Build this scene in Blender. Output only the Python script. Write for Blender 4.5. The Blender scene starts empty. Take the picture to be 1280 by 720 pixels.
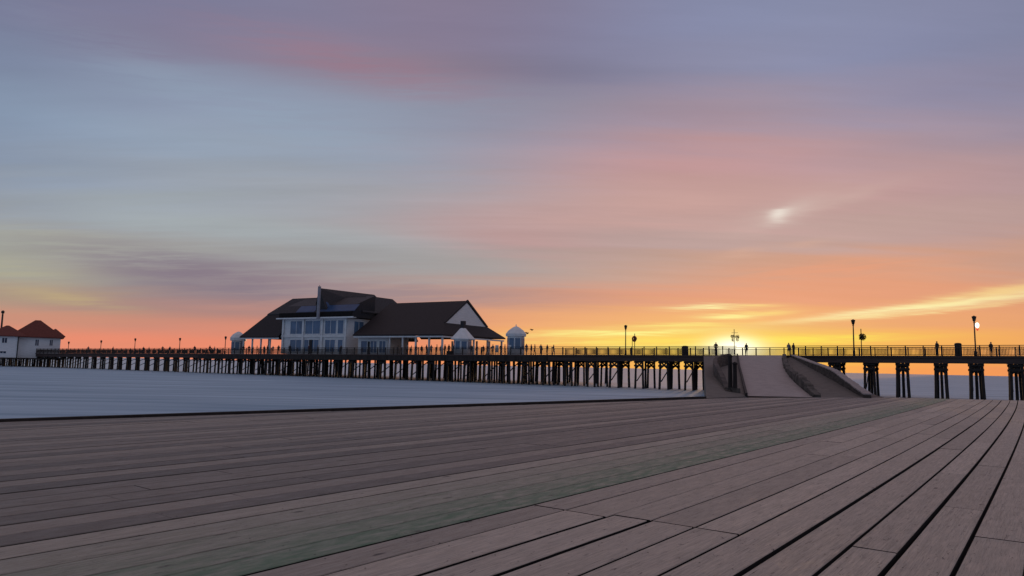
import bpy, bmesh, math, random
from mathutils import Vector, Matrix
random.seed(7)
R = math.radians
S = bpy.context.scene
COL = S.collection
CZ = 2.8                       # camera height over the water (z = 0)
F = 900.0 / 1280.0             # focal length in frame widths
ROLL = math.atan(.0208)
PITCH = math.atan(97.3 * math.cos(ROLL) / 900.0)

# ------------------------------------------------------------------ survey: sight lines of the photograph -> points in the place
def ray(x, y):
    u = (x - 640) / 900.0; v = -(y - 360) / 900.0
    c, s = math.cos(ROLL), math.sin(ROLL)
    a = u * c - v * s; b = u * s + v * c
    return Vector((a, math.cos(PITCH) - b * math.sin(PITCH), math.sin(PITCH) + b * math.cos(PITCH)))
EYE = Vector((0, 0, CZ))
def at_z(x, y, z):
    d = ray(x, y); return EYE + d * ((z - CZ) / d.z)
A0 = at_z(0, 457, 0); PO = at_z(883, 489, 0)
T = (PO - A0).normalized(); N = Vector((-T.y, T.x, 0))
PANG = math.atan2(T.y, T.x)
def to_sn(P):
    d = P - PO; return Vector((d.dot(T), d.dot(N), P.z))
def at_n(x, y, n):             # point on the vertical plane n metres behind the front line of the pier, in pier coordinates (s, n, z)
    d = ray(x, y); k = (n + PO.dot(N) - EYE.dot(N)) / d.dot(N)
    return to_sn(EYE + d * k)
def W(s, n, z):
    return Vector((PO.x + s * T.x + n * N.x, PO.y + s * T.y + n * N.y, z))
def zd(s): return 4.75 + .0072 * s

# ------------------------------------------------------------------ materials
MATS = {}
def nt(m): return m.node_tree.nodes, m.node_tree.links
def mat(name, col, rough=.7, var=.25, scale=6.0, stretch=(1, 1, 1), spec=.3, metal=0.0, bump=.15, col2=None):
    m = bpy.data.materials.new(name); m.use_nodes = True
    n, l = nt(m); b = n['Principled BSDF']
    b.inputs['Roughness'].default_value = rough
    b.inputs['Specular IOR Level'].default_value = spec
    b.inputs['Metallic'].default_value = metal
    tc = n.new('ShaderNodeTexCoord'); mp = n.new('ShaderNodeMapping'); mp.inputs['Scale'].default_value = stretch
    nz = n.new('ShaderNodeTexNoise'); nz.inputs['Scale'].default_value = scale; nz.inputs['Detail'].default_value = 5
    l.new(tc.outputs['Object'], mp.inputs['Vector']); l.new(mp.outputs['Vector'], nz.inputs['Vector'])
    cr = n.new('ShaderNodeValToRGB')
    lo = [c * (1 - var) for c in col]; hi = [min(1, c * (1 + var)) for c in (col2 or col)]
    cr.color_ramp.elements[0].position = .3; cr.color_ramp.elements[1].position = .72
    cr.color_ramp.elements[0].color = (*lo, 1); cr.color_ramp.elements[1].color = (*hi, 1)
    l.new(nz.outputs['Fac'], cr.inputs['Fac']); l.new(cr.outputs['Color'], b.inputs['Base Color'])
    if bump:
        bp = n.new('ShaderNodeBump'); bp.inputs['Strength'].default_value = bump; bp.inputs['Distance'].default_value = .02
        l.new(nz.outputs['Fac'], bp.inputs['Height']); l.new(bp.outputs['Normal'], b.inputs['Normal'])
    MATS[name] = m
    return m
mat('tarred_timber', (.035, .028, .026), .8, .4, 3, (1, 1, .25))
mat('pier_fascia_timber', (.075, .05, .045), .75, .35, 2, (.2, 1, 3))
mat('rail_timber', (.05, .04, .035), .7, .3, 4)
mat('roof_tile', (.020, .015, .018), .65, .35, 2.2, (1, 1, 4), .35)
mat('slate_grey_roof', (.030, .030, .036), .6, .35, 2, (1, 1, 4), .35)
mat('red_roof_tile', (.16, .045, .035), .75, .35, 2.5, (1, 1, 5))
mat('white_paint', (.82, .83, .84), .55, .10, 1.2)
mat('white_board', (.82, .83, .84), .6, .10, 1.0, (1, 1, 9))
mat('fin_metal', (.30, .30, .34), .5, .12, 1.5)
mat('dark_trim', (.03, .03, .035), .6, .3, 5)
mat('glass', (.10, .19, .32), .12, .25, .5, (1, 1, 1), .6, 0, 0)
mat('house_glass', (.02, .04, .09), .15, .2, .6, (1, 1, 1), .4, 0, 0)
mat('blue_glass', (.03, .08, .19), .3, .2, .6, (1, 1, 1), .3, 0, 0)
mat('dark_interior', (.02, .02, .022), .9, .3, 3)
mat('lamp_metal', (.03, .028, .026), .5, .3, 8, (1, 1, 1), .4)
mat('concrete', (.17, .15, .135), .85, .16, 1.6)
mat('ramp_surface', (.40, .345, .33), .75, .14, 1.4, (1, 1, 1))
def board_lines():
    m = MATS['ramp_surface']; n, l = nt(m); b = n['Principled BSDF']; src = b.inputs['Base Color'].links[0].from_socket
    tc = n.new('ShaderNodeTexCoord'); mp = n.new('ShaderNodeMapping'); mp.inputs['Rotation'].default_value = (0, 0, -R(69)); l.new(tc.outputs['Object'], mp.inputs['Vector'])
    wv = n.new('ShaderNodeTexWave'); wv.wave_profile = 'SAW'; wv.inputs['Scale'].default_value = .55; wv.inputs['Distortion'].default_value = .25; wv.inputs['Detail'].default_value = 2; l.new(mp.outputs['Vector'], wv.inputs['Vector'])
    mr = n.new('ShaderNodeMapRange'); mr.inputs['From Min'].default_value = .0; mr.inputs['From Max'].default_value = .09; mr.inputs['To Min'].default_value = .75; mr.inputs['To Max'].default_value = 0; l.new(wv.outputs['Fac'], mr.inputs['Value'])
    mx = n.new('ShaderNodeMix'); mx.data_type = 'RGBA'; l.new(mr.outputs['Result'], mx.inputs[0]); l.new(src, mx.inputs[6]); mx.inputs[7].default_value = (.10, .085, .08, 1)
    l.new(mx.outputs[2], b.inputs['Base Color'])
board_lines()
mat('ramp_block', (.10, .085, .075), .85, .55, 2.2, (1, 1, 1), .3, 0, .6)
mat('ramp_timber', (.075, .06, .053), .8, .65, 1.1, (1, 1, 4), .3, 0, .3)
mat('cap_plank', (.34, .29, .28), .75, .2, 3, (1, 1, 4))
mat('basket_foliage', (.05, .045, .02), .8, .6, 9)
mat('lifebuoy_red', (.30, .05, .03), .5, .2, 6)
mat('skin', (.42, .26, .19), .6, .08, 8)
for i, c in enumerate([(.03, .035, .05), (.09, .03, .03), (.05, .05, .055), (.25, .24, .24), (.06, .07, .12)]):
    mat('cloth_%s' % ['navy', 'maroon', 'charcoal', 'grey', 'blue'][i], c, .9, .2, 10)
mat('hair', (.02, .015, .012), .7, .2, 20)
mat('bird_feather', (.06, .055, .055), .8, .4, 15)
mat('bin_plastic', (.035, .03, .032), .6, .3, 4)
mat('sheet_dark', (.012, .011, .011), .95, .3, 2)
lm = bpy.data.materials.new('lit_globe'); lm.use_nodes = True
b_ = lm.node_tree.nodes['Principled BSDF']; b_.inputs['Base Color'].default_value = (.9, .85, .8, 1)
b_.inputs['Emission Color'].default_value = (1, .9, .8, 1); b_.inputs['Emission Strength'].default_value = 2.2
MATS['lit_globe'] = lm
rm = bpy.data.materials.new('red_lens'); rm.use_nodes = True
b_ = rm.node_tree.nodes['Principled BSDF']; b_.inputs['Base Color'].default_value = (.7, .1, .05, 1)
b_.inputs['Emission Color'].default_value = (1, .12, .05, 1); b_.inputs['Emission Strength'].default_value = .7
MATS['red_lens'] = rm

def deck_material():
    m = bpy.data.materials.new('weathered_deck_boards'); m.use_nodes = True
    n, l = nt(m); b = n['Principled BSDF']
    b.inputs['Specular IOR Level'].default_value = .45
    tc = n.new('ShaderNodeTexCoord'); at = n.new('ShaderNodeAttribute'); at.attribute_name = 'tone'
    sep = n.new('ShaderNodeSeparateColor'); l.new(at.outputs['Color'], sep.inputs['Color'])
    rot = n.new('ShaderNodeMapping'); rot.vector_type = 'POINT'; rot.inputs['Rotation'].default_value = (0, 0, -R(DANG))
    l.new(tc.outputs['Object'], rot.inputs['Vector'])
    # every board carries its own piece of grain: shift by the board's tone
    off = n.new('ShaderNodeVectorMath'); off.operation = 'MULTIPLY_ADD'; off.inputs[1].default_value = (37, 91, 53)
    l.new(at.outputs['Color'], off.inputs[0]); l.new(rot.outputs['Vector'], off.inputs[2])
    def noise(scale3, sc, det, rough=.55, src=off, dist=0):
        mp = n.new('ShaderNodeMapping'); mp.inputs['Scale'].default_value = scale3; l.new(src.outputs['Vector'], mp.inputs['Vector'])
        z = n.new('ShaderNodeTexNoise'); z.inputs['Scale'].default_value = sc; z.inputs['Detail'].default_value = det
        z.inputs['Roughness'].default_value = rough; z.inputs['Distortion'].default_value = dist
        l.new(mp.outputs['Vector'], z.inputs['Vector']); return z.outputs['Fac']
    def mrange(v, a, b2, c, d):
        r = n.new('ShaderNodeMapRange'); l.new(v, r.inputs['Value'])
        for k, q in zip(('From Min', 'From Max', 'To Min', 'To Max'), (a, b2, c, d)): r.inputs[k].default_value = q
        return r.outputs['Result']
    def mul(a, b2):
        q = n.new('ShaderNodeMath'); q.operation = 'MULTIPLY'
        for i, v in enumerate((a, b2)):
            if isinstance(v, (int, float)): q.inputs[i].default_value = v
            else: l.new(v, q.inputs[i])
        return q.outputs[0]
    def mixc(fac, a, b2, mode='MIX'):
        q = n.new('ShaderNodeMix'); q.data_type = 'RGBA'; q.blend_type = mode
        for i, v in ((0, fac), (6, a), (7, b2)):
            if isinstance(v, (int, float)): q.inputs[i].default_value = v
            elif isinstance(v, tuple): q.inputs[i].default_value = (*v, 1)
            else: l.new(v, q.inputs[i])
        return q.outputs[2]
    grain = noise((.9, 26, 1), 2.0, 6, .65, off, .35)
    fine = noise((3, 110, 1), 2.0, 3, .6)
    patch = noise((.5, .8, 1), 1.1, 5, .6, rot)
    blotch = noise((1.2, 4, 1), 2.2, 5, .6)
    marks = noise((2.2, 9, 1), 2.6, 4, .7, off, .8)
    base = mixc(mrange(grain, .28, .72, 0, 1), (.26, .222, .185), (.73, .625, .525))
    base = mixc(mrange(patch, .3, .7, 0, .55), base, (.54, .47, .405))
    base = mixc(mrange(sep.outputs['Red'], 0, 1, 0, .45), base, (.26, .225, .19))
    base = mixc(mul(sep.outputs['Blue'], .85), base, (.095, .09, .088))
    g2 = mul(sep.outputs['Green'], mrange(blotch, .3, .65, .45, 1.0))
    base = mixc(mul(g2, .88), base, (.085, .20, .115))
    base = mixc(mrange(marks, .62, .70, 0, .85), base, (.05, .042, .042))
    base = mixc(mrange(fine, .54, .70, 0, .6), base, (.09, .075, .075))
    base = mixc(mrange(blotch, .64, .8, 0, .35), base, (.70, .62, .53))
    checks = noise((.7, 42, 1), 2.0, 4, .6, off, .2)
    base = mixc(mrange(checks, .655, .69, 0, .8), base, (.07, .06, .058))
    vo = n.new('ShaderNodeTexVoronoi'); vo.inputs['Scale'].default_value = 1.0
    vm_ = n.new('ShaderNodeMapping'); vm_.inputs['Scale'].default_value = (1.1, 3.2, 0); l.new(off.outputs['Vector'], vm_.inputs['Vector']); l.new(vm_.outputs['Vector'], vo.inputs['Vector'])
    ks = n.new('ShaderNodeSeparateColor'); l.new(vo.outputs['Color'], ks.inputs['Color'])
    kd = n.new('ShaderNodeMath'); kd.operation = 'ADD'; l.new(vo.outputs['Distance'], kd.inputs[0]); l.new(mrange(marks, .3, .7, -.06, .06), kd.inputs[1])
    base = mixc(mul(mrange(kd.outputs[0], .03, .11, .9, 0), mrange(ks.outputs['Red'], .55, .6, 0, 1)), base, (.045, .036, .034))
    l.new(base, b.inputs['Base Color'])
    l.new(mrange(blotch, .3, .7, .45, .75), b.inputs['Roughness'])
    ad = n.new('ShaderNodeMath'); ad.operation = 'ADD'; l.new(grain, ad.inputs[0]); l.new(mul(fine, .5), ad.inputs[1])
    bp = n.new('ShaderNodeBump'); bp.inputs['Strength'].default_value = .7; bp.inputs['Distance'].default_value = .016
    l.new(ad.outputs[0], bp.inputs['Height']); l.new(bp.outputs['Normal'], b.inputs['Normal'])
    return m

# ------------------------------------------------------------------ mesh building
class MB:
    def __init__(self): self.v = []; self.f = []; self.smooth = []; self.mi = []
    def add(self, vs, fs, smooth=False, mi=0):
        o = len(self.v); self.v += [Vector(p) for p in vs]
        for q in fs: self.f.append([o + i for i in q]); self.smooth.append(smooth); self.mi.append(mi)
        return self
    def box(self, x0, x1, y0, y1, z0, z1, mi=0):
        return self.add([(x0, y0, z0), (x1, y0, z0), (x1, y1, z0), (x0, y1, z0), (x0, y0, z1), (x1, y0, z1), (x1, y1, z1), (x0, y1, z1)],
                        [(3, 2, 1, 0), (4, 5, 6, 7), (0, 1, 5, 4), (1, 2, 6, 5), (2, 3, 7, 6), (3, 0, 4, 7)], False, mi)
    def hexa(self, lo, hi):    # eight corners: four below, four above, both counter-clockwise
        return self.add(list(lo) + list(hi), [(3, 2, 1, 0), (4, 5, 6, 7), (0, 1, 5, 4), (1, 2, 6, 5), (2, 3, 7, 6), (3, 0, 4, 7)])
    def slab(self, pts, th):   # polygon with thickness downwards
        k = len(pts); up = [Vector(p) for p in pts]; lo = [p - Vector((0, 0, th)) for p in up]
        return self.add(up + lo, [tuple(range(k)), tuple(range(2 * k - 1, k - 1, -1))] + [(i, k + i, k + (i + 1) % k, (i + 1) % k) for i in range(k)])
    def prism(self, pts, vec):
        k = len(pts); a = [Vector(p) for p in pts]; c = [p + Vector(vec) for p in a]
        return self.add(a + c, [tuple(range(k - 1, -1, -1)), tuple(range(k, 2 * k))] + [(i, (i + 1) % k, k + (i + 1) % k, k + i) for i in range(k)])
    def bar(self, a, b, w, h=None, up=(0, 0, 1)):
        a, b = Vector(a), Vector(b); h = h or w; d = (b - a).normalized(); u = Vector(up)
        if abs(d.dot(u)) > .99: u = Vector((1, 0, 0))
        r = d.cross(u).normalized() * (w / 2); q = r.cross(d).normalized() * (h / 2)
        vs = [a - r - q, a + r - q, a + r + q, a - r + q, b - r - q, b + r - q, b + r + q, b - r + q]
        return self.add(vs, [(0, 1, 2, 3), (7, 6, 5, 4), (0, 4, 5, 1), (1, 5, 6, 2), (2, 6, 7, 3), (3, 7, 4, 0)])
    def tube(self, pts, rad, seg=8, mi=0):
        pts = [Vector(p) for p in pts]; rs = rad if isinstance(rad, (list, tuple)) else [rad] * len(pts)
        vs = []; fs = []
        for i, p in enumerate(pts):
            d = (pts[min(i + 1, len(pts) - 1)] - pts[max(i - 1, 0)]).normalized()
            u = Vector((0, 0, 1)) if abs(d.z) < .95 else Vector((1, 0, 0))
            r = d.cross(u).normalized(); q = r.cross(d)
            for k in range(seg):
                t = 2 * math.pi * k / seg; vs.append(p + (r * math.cos(t) + q * math.sin(t)) * rs[i])
        for i in range(len(pts) - 1):
            for k in range(seg):
                fs.append((i * seg + k, i * seg + (k + 1) % seg, (i + 1) * seg + (k + 1) % seg, (i + 1) * seg + k))
        self.add(vs, fs, True, mi)
        self.add(vs[:seg], [tuple(range(seg - 1, -1, -1))], False, mi); self.add(vs[-seg:], [tuple(range(seg))], False, mi)
        return self
    def lathe(self, prof, c=(0, 0, 0), seg=12, smooth=True, rot=0):
        c = Vector(c); vs = []; fs = []
        for r, z in prof:
            for k in range(seg):
                t = 2 * math.pi * k / seg + rot; vs.append(c + Vector((r * math.cos(t), r * math.sin(t), z)))
        for i in range(len(prof) - 1):
            for k in range(seg): fs.append((i * seg + k, i * seg + (k + 1) % seg, (i + 1) * seg + (k + 1) % seg, (i + 1) * seg + k))
        fs.append(tuple(range(seg - 1, -1, -1))); fs.append(tuple((len(prof) - 1) * seg + k for k in range(seg)))
        return self.add(vs, fs, smooth)
    def build(self, name, m, parent=None, org=None, cat=None):
        if org is None: org = Vector(parent['org']) if parent is not None and 'org' in parent else Vector((0, 0, 0))
        me = bpy.data.meshes.new(name); me.from_pydata([v - org for v in self.v], [], self.f)
        for q in (m if isinstance(m, list) else [m]): me.materials.append(MATS[q] if isinstance(q, str) else q)
        me.polygons.foreach_set('use_smooth', self.smooth); me.polygons.foreach_set('material_index', self.mi); me.update()
        bm = bmesh.new(); bm.from_mesh(me); bmesh.ops.recalc_face_normals(bm, faces=bm.faces); bm.to_mesh(me); bm.free()
        o = bpy.data.objects.new(name, me); COL.objects.link(o)
        if parent is not None:
            o.parent = parent
            if 'org' in parent: o['org'] = list(parent['org'])
        return o
def tag(o, label=None, cat=None, group=None, kind=None):
    if label: o['label'] = label
    if cat: o['category'] = cat
    if group: o['group'] = group
    if kind: o['kind'] = kind
    return o
def thing(name, label, cat, snz=None, group=None, loc=None, rz=None):
    """Empty at the thing's base. snz: base in pier coordinates, its parts are then written in those coordinates too."""
    o = bpy.data.objects.new(name, None); COL.objects.link(o); o.empty_display_size = .5
    if snz is not None:
        o.location = W(*snz); o.rotation_euler = (0, 0, PANG if rz is None else rz); o['org'] = list(snz)
    else:
        o.location = loc or (0, 0, 0); o.rotation_euler = (0, 0, rz or 0); o['org'] = [0, 0, 0]
    return tag(o, label, cat, group)
def copy_tree(o, parent=None):
    c = o.copy(); COL.objects.link(c); c.parent = parent
    for ch in list(o.children): copy_tree(ch, c)
    return c

# ------------------------------------------------------------------ camera
cd = bpy.data.cameras.new('camera'); cam = bpy.data.objects.new('camera', cd); COL.objects.link(cam)
cd.sensor_width = 36; cd.lens = 36 * F; cd.clip_start = .1; cd.clip_end = 60000
cam.matrix_world = Matrix.Translation(EYE) @ Matrix.Rotation(math.pi / 2 + PITCH, 4, 'X') @ Matrix.Rotation(ROLL, 4, 'Z')
S.camera = cam

# ------------------------------------------------------------------ sky
SUN_AZ, SUN_EL = 17.2, 1.7
def srgb(c):
    return tuple(((v / 255) / 12.92 if v / 255 <= .04045 else ((v / 255 + .055) / 1.055) ** 2.4) for v in c)
ELS = [0.3, 1.2, 2.4, 3.8, 5.6, 7.6, 10, 13, 16, 19, 22, 26]
AZS = [-36, -27, -18, -9, 0, 9, 18, 27, 36]
SKY = [
 [(237,147,117),(236,142,112),(238,142,109),(240,146,106),(244,158,99),(247,177,91),(251,184,86),(249,161,85),(245,150,92)],
 [(231,146,116),(233,140,112),(236,141,110),(238,145,108),(246,168,102),(250,199,93),(254,213,87),(251,184,85),(248,163,90)],
 [(213,150,122),(202,140,122),(217,140,117),(229,144,113),(242,170,110),(248,194,104),(250,204,100),(248,184,96),(244,168,98)],
 [(182,158,132),(162,132,130),(184,138,128),(210,144,122),(234,166,120),(242,178,120),(244,180,120),(240,170,118),(234,162,114)],
 [(172,172,156),(144,132,140),(153,140,144),(175,149,144),(198,150,134),(222,158,128),(230,160,126),(230,160,124),(222,156,124)],
 [(173,174,161),(163,163,162),(157,156,159),(162,161,161),(171,159,157),(192,160,147),(206,160,138),(217,160,132),(202,158,138)],
 [(150,158,170),(163,171,175),(162,169,173),(167,165,168),(190,150,148),(181,157,154),(188,160,155),(191,161,154),(185,153,150)],
 [(136,150,172),(152,161,174),(157,163,172),(161,161,168),(185,158,159),(197,158,151),(196,159,154),(192,154,152),(172,147,153)],
 [(134,150,174),(146,160,179),(149,160,176),(153,156,172),(167,155,167),(192,151,152),(193,151,151),(174,149,157),(153,141,159)],
 [(122,132,158),(142,152,175),(146,156,176),(144,152,171),(148,146,165),(165,145,160),(163,147,162),(150,145,169),(138,135,161)],
 [(118,122,150),(129,122,146),(142,132,152),(144,128,145),(125,123,148),(138,137,163),(142,144,171),(138,143,174),(130,132,159)],
 [(118,122,150),(122,123,151),(127,124,149),(135,123,146),(130,125,151),(133,137,167),(136,142,172),(135,139,167),(129,131,159)]]
ELS += [42, 90]
SKY += [[(150,134,142)] * 9, [(156,138,138)] * 9]
BACK_LO, BACK_HI, BACK_TOP = (108, 118, 142), (106, 132, 158), (140, 130, 140)
def build_world():
    w = bpy.data.worlds.new('World'); S.world = w; w.use_nodes = True
    n, l = w.node_tree.nodes, w.node_tree.links; n.clear()
    out = n.new('ShaderNodeOutputWorld'); bg = n.new('ShaderNodeBackground'); l.new(bg.outputs[0], out.inputs['Surface'])
    def M(op, *a):
        q = n.new('ShaderNodeMath'); q.operation = op
        for i, v in enumerate(a):
            if isinstance(v, (int, float)): q.inputs[i].default_value = v
            else: l.new(v, q.inputs[i])
        return q.outputs[0]
    def mixc(fac, a, b, mode='MIX'):
        q = n.new('ShaderNodeMix'); q.data_type = 'RGBA'; q.blend_type = mode
        for i, v in ((0, fac), (6, a), (7, b)):
            if isinstance(v, (int, float)): q.inputs[i].default_value = v
            elif isinstance(v, tuple): q.inputs[i].default_value = (*v, 1)
            else: l.new(v, q.inputs[i])
        return q.outputs[2]
    def smooth(v, a, b):
        r = n.new('ShaderNodeMapRange'); r.interpolation_type = 'SMOOTHSTEP'; l.new(v, r.inputs['Value'])
        r.inputs['From Min'].default_value = a; r.inputs['From Max'].default_value = b
        return r.outputs['Result']
    tc = n.new('ShaderNodeTexCoord'); xyz = n.new('ShaderNodeSeparateXYZ'); l.new(tc.outputs['Generated'], xyz.inputs[0])
    X, Y, Z = xyz.outputs
    az = M('MULTIPLY', M('ARCTAN2', X, Y), 180 / math.pi)
    el = M('MULTIPLY', M('ARCSINE', Z), 180 / math.pi)
    # cloud layer seen in perspective: a plane overhead
    zz = M('ADD', M('MAXIMUM', Z, 0), .10)
    cp = n.new('ShaderNodeCombineXYZ'); l.new(M('DIVIDE', X, zz), cp.inputs[0]); l.new(M('DIVIDE', Y, zz), cp.inputs[1])
    def noise(rot, sc, scale, det, rough=.5, seed=0):
        mp = n.new('ShaderNodeMapping'); mp.inputs['Rotation'].default_value = (0, 0, R(rot)); mp.inputs['Scale'].default_value = sc
        mp.inputs['Location'].default_value = (seed, seed * 1.7, 0)
        l.new(cp.outputs[0], mp.inputs['Vector'])
        z = n.new('ShaderNodeTexNoise'); z.inputs['Scale'].default_value = scale; z.inputs['Detail'].default_value = det; z.inputs['Roughness'].default_value = rough
        l.new(mp.outputs['Vector'], z.inputs['Vector']); return M('SUBTRACT', z.outputs['Fac'], .5)
    n1 = noise(28, (.45, 1.6, 1), .8, 3, .45, 3.1)      # broad drifting sheets
    n2 = noise(20, (.35, 2.4, 1), 1.6, 6, .6, 9.4)     # streaks
    n3 = noise(10, (.5, 5, 1), 1.5, 4, .6, 5.2)         # fine streaks low down
    amp = smooth(el, 0, 12)
    azw = M('ADD', az, M('MULTIPLY', n1, 16))
    elw = M('ADD', el, M('MULTIPLY', M('ADD', M('MULTIPLY', n1, 3.4), M('MULTIPLY', n2, 4.2)), amp))
    fac = M('DIVIDE', M('ADD', azw, 180), 360)
    rows = []
    for i, row in enumerate(SKY):
        cr = n.new('ShaderNodeValToRGB'); cr.color_ramp.interpolation = 'B_SPLINE'
        k = min(1, ELS[i] / 26)
        bk = tuple(a * (1 - k) + b * k for a, b in zip(BACK_LO, BACK_HI)) if ELS[i] < 40 else BACK_TOP
        side = lambda c, q: tuple(a * (1 - q) + b * q for a, b in zip(c, bk))
        stops = [(-180, bk), (-110, bk), (-62, side(row[0], .55))] + list(zip(AZS, row)) + [(62, side(row[-1], .35)), (118, side(row[-1], .72)), (180, bk)]
        e = cr.color_ramp.elements
        while len(e) < len(stops): e.new(.5)
        for q, (a, c) in zip(e, stops): q.position = (a + 180) / 360
        for q, (a, c) in zip(e, stops): q.position = (a + 180) / 360; q.color = (*srgb(c), 1)
        l.new(fac, cr.inputs['Fac']); rows.append(cr.outputs['Color'])
    c = rows[0]
    for i in range(1, len(rows)): c = mixc(smooth(elw, ELS[i - 1], ELS[i]), c, rows[i])
    # soft brightness of the cloud sheets
    v = n.new('ShaderNodeHueSaturation'); v.inputs['Saturation'].default_value = 1.0; l.new(c, v.inputs['Color'])
    n4 = noise(24, (.5, 2.0, 1), 3.2, 5, .6, 1.3)
    cd_ = n.new('ShaderNodeCombineXYZ'); l.new(M('MULTIPLY', az, .16), cd_.inputs[0]); l.new(M('SUBTRACT', M('MULTIPLY', el, 2.2), M('MULTIPLY', az, .16)), cd_.inputs[1])
    z5 = n.new('ShaderNodeTexNoise'); z5.inputs['Scale'].default_value = 1.0; z5.inputs['Detail'].default_value = 5; z5.inputs['Roughness'].default_value = .6; l.new(cd_.outputs[0], z5.inputs['Vector'])
    rag = smooth(z5.outputs['Fac'], .36, .58)
    l.new(M('ADD', 1.03, M('ADD', M('MULTIPLY', M('MULTIPLY', M('ADD', n2, M('MULTIPLY', n4, .55)), .26), amp), M('MULTIPLY', n1, .10))), v.inputs['Value'])
    c = v.outputs['Color']
    def spot(a0, e0, tilt, la, wa, nz=0, nsrc=None, power=1):  # soft lens-shaped cloud streak around one direction of the sky
        da = M('SUBTRACT', az, a0); de = M('SUBTRACT', el, e0)
        t = R(tilt)
        p = M('ADD', M('MULTIPLY', da, math.cos(t)), M('MULTIPLY', de, math.sin(t)))
        q = M('SUBTRACT', M('MULTIPLY', de, math.cos(t)), M('MULTIPLY', da, math.sin(t)))
        if nz: q = M('ADD', q, M('MULTIPLY', nsrc, nz))
        r = M('ADD', M('POWER', M('ABSOLUTE', M('DIVIDE', p, la)), 2), M('POWER', M('ABSOLUTE', M('DIVIDE', q, wa)), 2))
        return M('EXPONENT', M('MULTIPLY', r, -1))
    def streak(a0, e0, tilt, la, wa, col, k, nz=.75, src=None, ragk=.6):
        nonlocal c
        g = spot(a0, e0, tilt, la, wa, nz, src or n3)
        c = mixc(M('MULTIPLY', g, M('MULTIPLY', M('ADD', 1 - ragk, M('MULTIPLY', rag, ragk)), k)), c, srgb(col))
    for s_ in STREAKS: streak(*s_)
    for s_ in HOLES: streak(*s_, nz=1.4, src=n4, ragk=.3)
    # the sun in the haze over the pier
    g = spot(SUN_AZ, SUN_EL - .1, 0, 7.0, 2.0); c = mixc(M('MULTIPLY', g, .42), c, srgb((255, 226, 95)))
    g = spot(SUN_AZ, SUN_EL - .15, 0, 2.4, .8); c = mixc(M('MULTIPLY', g, .95), c, srgb((255, 250, 185)))
    g = spot(SUN_AZ, SUN_EL - .05, 0, 1.5, .75); c = mixc(g, c, (1.6, 1.5, 1.1))
    sky = n.new('ShaderNodeTexSky'); sky.sky_type = 'NISHITA'; sky.sun_disc = False
    sky.sun_elevation = R(SUN_EL); sky.sun_rotation = R(SUN_AZ); sky.air_density = 1.2; sky.dust_density = 2.5
    sc = n.new('ShaderNodeVectorMath'); sc.operation = 'SCALE'; sc.inputs['Scale'].default_value = .05 / SKY_STRENGTH; l.new(sky.outputs[0], sc.inputs[0])
    tot = mixc(.04, c, sc.outputs[0])
    l.new(tot, bg.inputs['Color']); bg.inputs['Strength'].default_value = SKY_STRENGTH
SKY_STRENGTH = 1.0
STREAKS = [  # azimuth, elevation, tilt, half length, half width, colour, strength
 (29.5, 4.6, 6.5, 9.0, .30, (255, 243, 180), 1.0),
 (26, 4.0, 5, 4.0, .14, (255, 240, 170), .8),
 (31, 4.35, 6, 4.0, .13, (255, 236, 165), .7),
 (34, 5.5, 8, 5, .35, (255, 228, 150), .6),
 (15.3, 4.8, 2, 2.6, .17, (255, 244, 175), 1.1),
 (18.5, 4.85, 1, 2.0, .16, (255, 226, 140), .7),
 (17.0, 4.1, 1, 2.2, .20, (255, 244, 160), 1.1),
 (19.6, 4.4, 2, 2.0, .20, (255, 228, 135), .7),
 (9.0, 2.75, 2, 8.0, .24, (255, 248, 150), 1.1),
 (13, 3.4, 2, 4.5, .15, (255, 238, 140), .8),
 (6, 2.0, 1, 5, .16, (255, 232, 130), .7),
 (21.5, 2.35, 2, 6.5, .26, (255, 236, 95), .9),
 (12, 1.7, 1, 6, .2, (255, 240, 140), .8),
 (14.0, 2.2, 1, 9.0, .35, (255, 232, 105), .7),
 (22, 3.4, 3, 6.0, .30, (236, 172, 115), .6),
 (30, 3.6, 4, 7.0, .40, (236, 170, 118), .6),
 (-34.5, 5.6, 0, 4.5, .8, (186, 182, 150), .5),
 (-31.5, 3.9, -6, 3.5, .5, (196, 176, 130), .6),
 (-23.0, 6.1, -7, 9.5, 1.5, (134, 122, 136), .95),
 (-10, 5.6, -2, 11.0, .9, (156, 136, 142), .65),
 (-13, 22.6, -7, 10.0, 1.5, (158, 122, 138), .6),
 (-30, 22.3, -14, 10.0, 1.5, (126, 120, 146), .4),
 (-19, 18.2, -12, 13.0, 2.0, (150, 168, 188), .5),
 (24, 7.3, 3, 8.0, .9, (240, 160, 122), .5),
]
HOLES = [
 (21.0, 11.9, 18, 3.6, .8, (205, 178, 170), .55),
 (25.0, 12.5, 14, 3.2, .5, (206, 176, 168), .5),
 (20.7, 11.65, 22, .75, .36, (244, 236, 224), 1.1),
 (21.2, 11.7, 20, 1.8, .55, (220, 200, 190), .5),
 (17.8, 8.8, 8, 2.0, .4, (214, 172, 152), .6),
 (22.6, 9.3, 6, 1.8, .35, (212, 172, 154), .5),
]
build_world()
sd = bpy.data.lights.new('sun', 'SUN'); sd.energy = 1.5; sd.angle = R(1.5); sd.color = (1, .62, .32)
so = bpy.data.objects.new('sun', sd); COL.objects.link(so)
dsun = Vector((math.sin(R(SUN_AZ)) * math.cos(R(SUN_EL)), math.cos(R(SUN_AZ)) * math.cos(R(SUN_EL)), math.sin(R(SUN_EL))))
so.rotation_euler = dsun.to_track_quat('Z', 'Y').to_euler()
S.view_settings.view_transform = 'Standard'; S.view_settings.look = 'None'; S.view_settings.gamma = 1; S.view_settings.exposure = 0
S.view_settings.use_curve_mapping = False

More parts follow.
